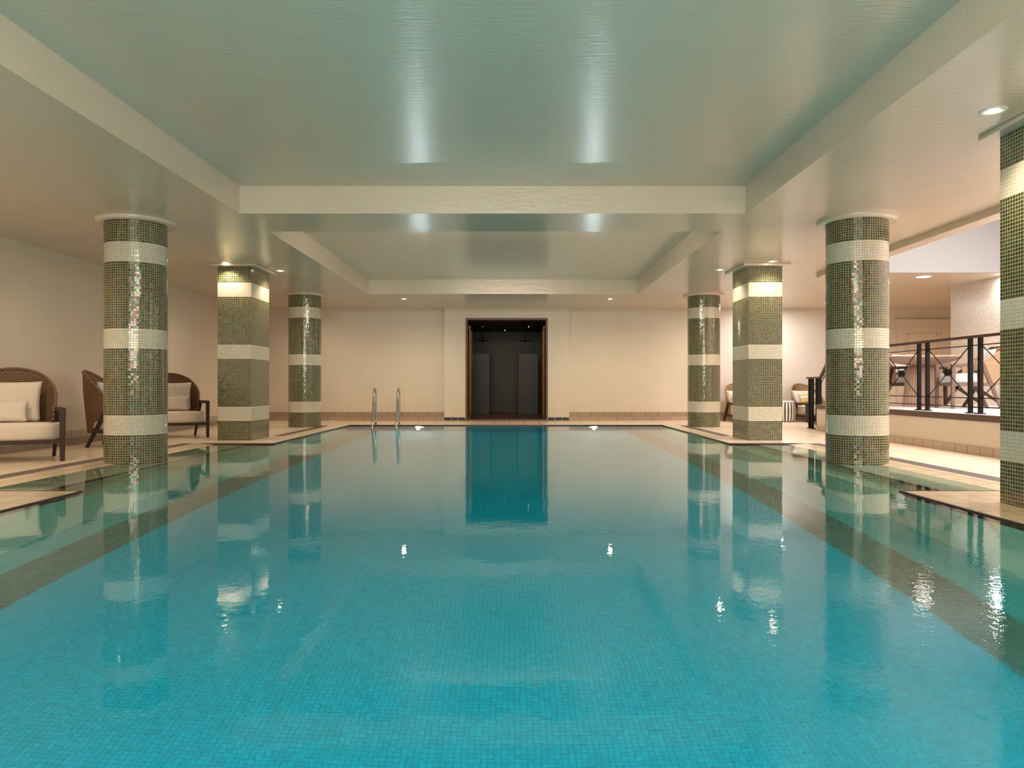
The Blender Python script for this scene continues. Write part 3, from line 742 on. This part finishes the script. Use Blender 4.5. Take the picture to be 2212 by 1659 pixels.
for y in (13.78, 13.92, 14.12, 14.26):
    bm = empty_bm(); box(bm, -.022, .022, y - 10 - .022, y - 10 + .022, DK - TZ, DK + .97 - TZ); ps_ = obj('post', bm, M['black'], t)
    bm = empty_bm(); lathe(bm, [(.06, DK - TZ), (.055, DK - TZ + .010), (.03, DK - TZ + .018)], 20, cx=0, cy=y - 10); obj('base_plate', bm, M['black'], ps_, True)
for z in (.86, .22, .10):
    bm = empty_bm(); tube(bm, [L((RX, 13.74, DK + z)), L((RX, 14.34, DK + z))], .008, 8); obj('rod', bm, M['black'], t, True)
bm = empty_bm(); tube(bm, [L((RX, yE, zt_)), L((RX, 13.74, DK + .86))], .008, 8); obj('rod', bm, M['black'], t, True)

# ------------------------------------------------------------------ terrace furniture
tx, ty = 6.76, 12.15
t = thing('round_table', 'round pale wooden table on a fluted pedestal behind the terrace railing', 'table', (tx, ty, TZ))
bm = empty_bm(); lathe(bm, [(.20, .685), (.36, .715), (.50, .765), (.575, .80), (.585, .815), (.575, .83)], 72); obj('tabletop', bm, M['palewood'], t, True)
bm = empty_bm(); lathe(bm, [(.29, 0), (.285, .02), (.27, .18), (.255, .36), (.24, .54), (.22, .63), (.18, .69)], 144, flute=lambda k: -.008 if (k // 2) % 2 else 0); obj('pedestal', bm, M['palewood'], t)
bm = empty_bm(); box(bm, -.15, .15, -.10, .10, 0, .008); box(bm, -.148, .148, -.098, .10, .008, .018); bevel(bm, .002, 1)
o = obj('menu_booklet', bm, M['cushw']); o.location = (tx + .32, ty - .05, TZ + .831); o.rotation_euler = (0, 0, .2); tag(o, 'flat white booklet lying on the round table', 'booklet')
g3 = 'woven dining armchairs on the terrace'
F1 = seat('dining_armchair', 'woven tan dining armchair seen from the side, right of the round table', .60, (7.02, 11.25, TZ), radians(-97), 1.0, 'wickpale', 'greywood', 'cushw', g3, arm=.68, top=.92, zs=.385, zc=.53, shell0=.37, inset=.04)
F2 = seat('dining_armchair', 'woven tan dining armchair half hidden behind the round table', .76, (7.05, 12.98, TZ), radians(6), 1.0, 'wickpale', 'darkwood', 'cushw', g3, arm=.68, top=.95, zs=.385, zc=.53, shell0=.37, inset=.04)
pillow('pillow', 'white pillow on the dining armchair right of the table', F1, 0, .20, .74, .40, .36, .10, radians(20), 'cushw', 'white pillows on the terrace chairs')
pillow('pillow', 'white pillow on the dining armchair behind the table', F2, 0, .20, .74, .48, .36, .12, radians(16), 'cushw', 'white pillows on the terrace chairs')
# reclined wooden chair behind
t = thing('deck_chair', 'dark wooden reclining chair frame behind the right dining armchair', 'chair', (7.72, 12.12, TZ), radians(90))
for sx in (-.26, .26):
    bm = empty_bm(); bar(bm, (sx, .42, .40), (sx, -.35, .98), .03, .05); obj('back_rail', bm, M['darkwood'], t)
    bm = empty_bm(); bar(bm, (sx, -.25, 0), (sx, .45, .45), .03, .04); obj('leg', bm, M['darkwood'], t)
    bm = empty_bm(); bar(bm, (sx, .45, 0), (sx, -.05, .75), .03, .04); obj('leg', bm, M['darkwood'], t)
bm = empty_bm(); box(bm, -.26, .26, -.37, -.33, .95, 1.0); obj('crossbar', bm, M['darkwood'], t)

# panelled door in the back wall behind the terrace
dx0, dx1, dz = 9.18, 10.42, 2.44
bm = empty_bm(); box(bm, dx0, dx0 + .17, YB - .05, YB, DK, dz); box(bm, dx1 - .17, dx1, YB - .05, YB, DK, dz); box(bm, dx0 - .04, dx1 + .04, YB - .07, YB, dz - .17, dz)
struct('trim_door', bm, M['doorpaint'])
bm = empty_bm(); box(bm, dx0 + .17, dx1 - .17, YB - .02, YB, DK, dz - .17)
for z0, z1_ in ((.2, 1.0), (1.15, 2.1)):
    for q in ((dx0 + .27, dx1 - .27, z0, z0 + .02), (dx0 + .27, dx1 - .27, z1_ - .02, z1_), (dx0 + .27, dx0 + .29, z0, z1_), (dx1 - .29, dx1 - .27, z0, z1_)):
        box(bm, q[0], q[1], YB - .032, YB - .02, q[2], q[3])
d = struct('door_2', bm, M['doorpaint'])
bm = empty_bm(); tube(bm, [(dx1 - .25, YB - .02, 1.05), (dx1 - .25, YB - .06, 1.05), (dx1 - .36, YB - .06, 1.05)], .01, 8); obj('door_handle', bm, M['brass'], d)

# ------------------------------------------------------------------ camera, world
cam = bpy.data.cameras.new('camera'); co = bpy.data.objects.new('camera', cam); C.objects.link(co)
co.location = (0, 0, .86); co.rotation_euler = (radians(90), 0, 0)
cam.sensor_width = 36; cam.lens = 36 * 1580 / 2212; cam.shift_x = -6 / 2212; cam.shift_y = 2.5 / 2212
cam.clip_end = 200; cam.clip_start = .02
bpy.context.scene.camera = co
w = bpy.data.worlds.new('world'); bpy.context.scene.world = w; w.use_nodes = True
w.node_tree.nodes['Background'].inputs[0].default_value = (.9, .8, .7, 1); w.node_tree.nodes['Background'].inputs[1].default_value = .05
sc = bpy.context.scene
sc.view_settings.view_transform = 'Standard'; sc.view_settings.look = 'None'; sc.view_settings.exposure = 0
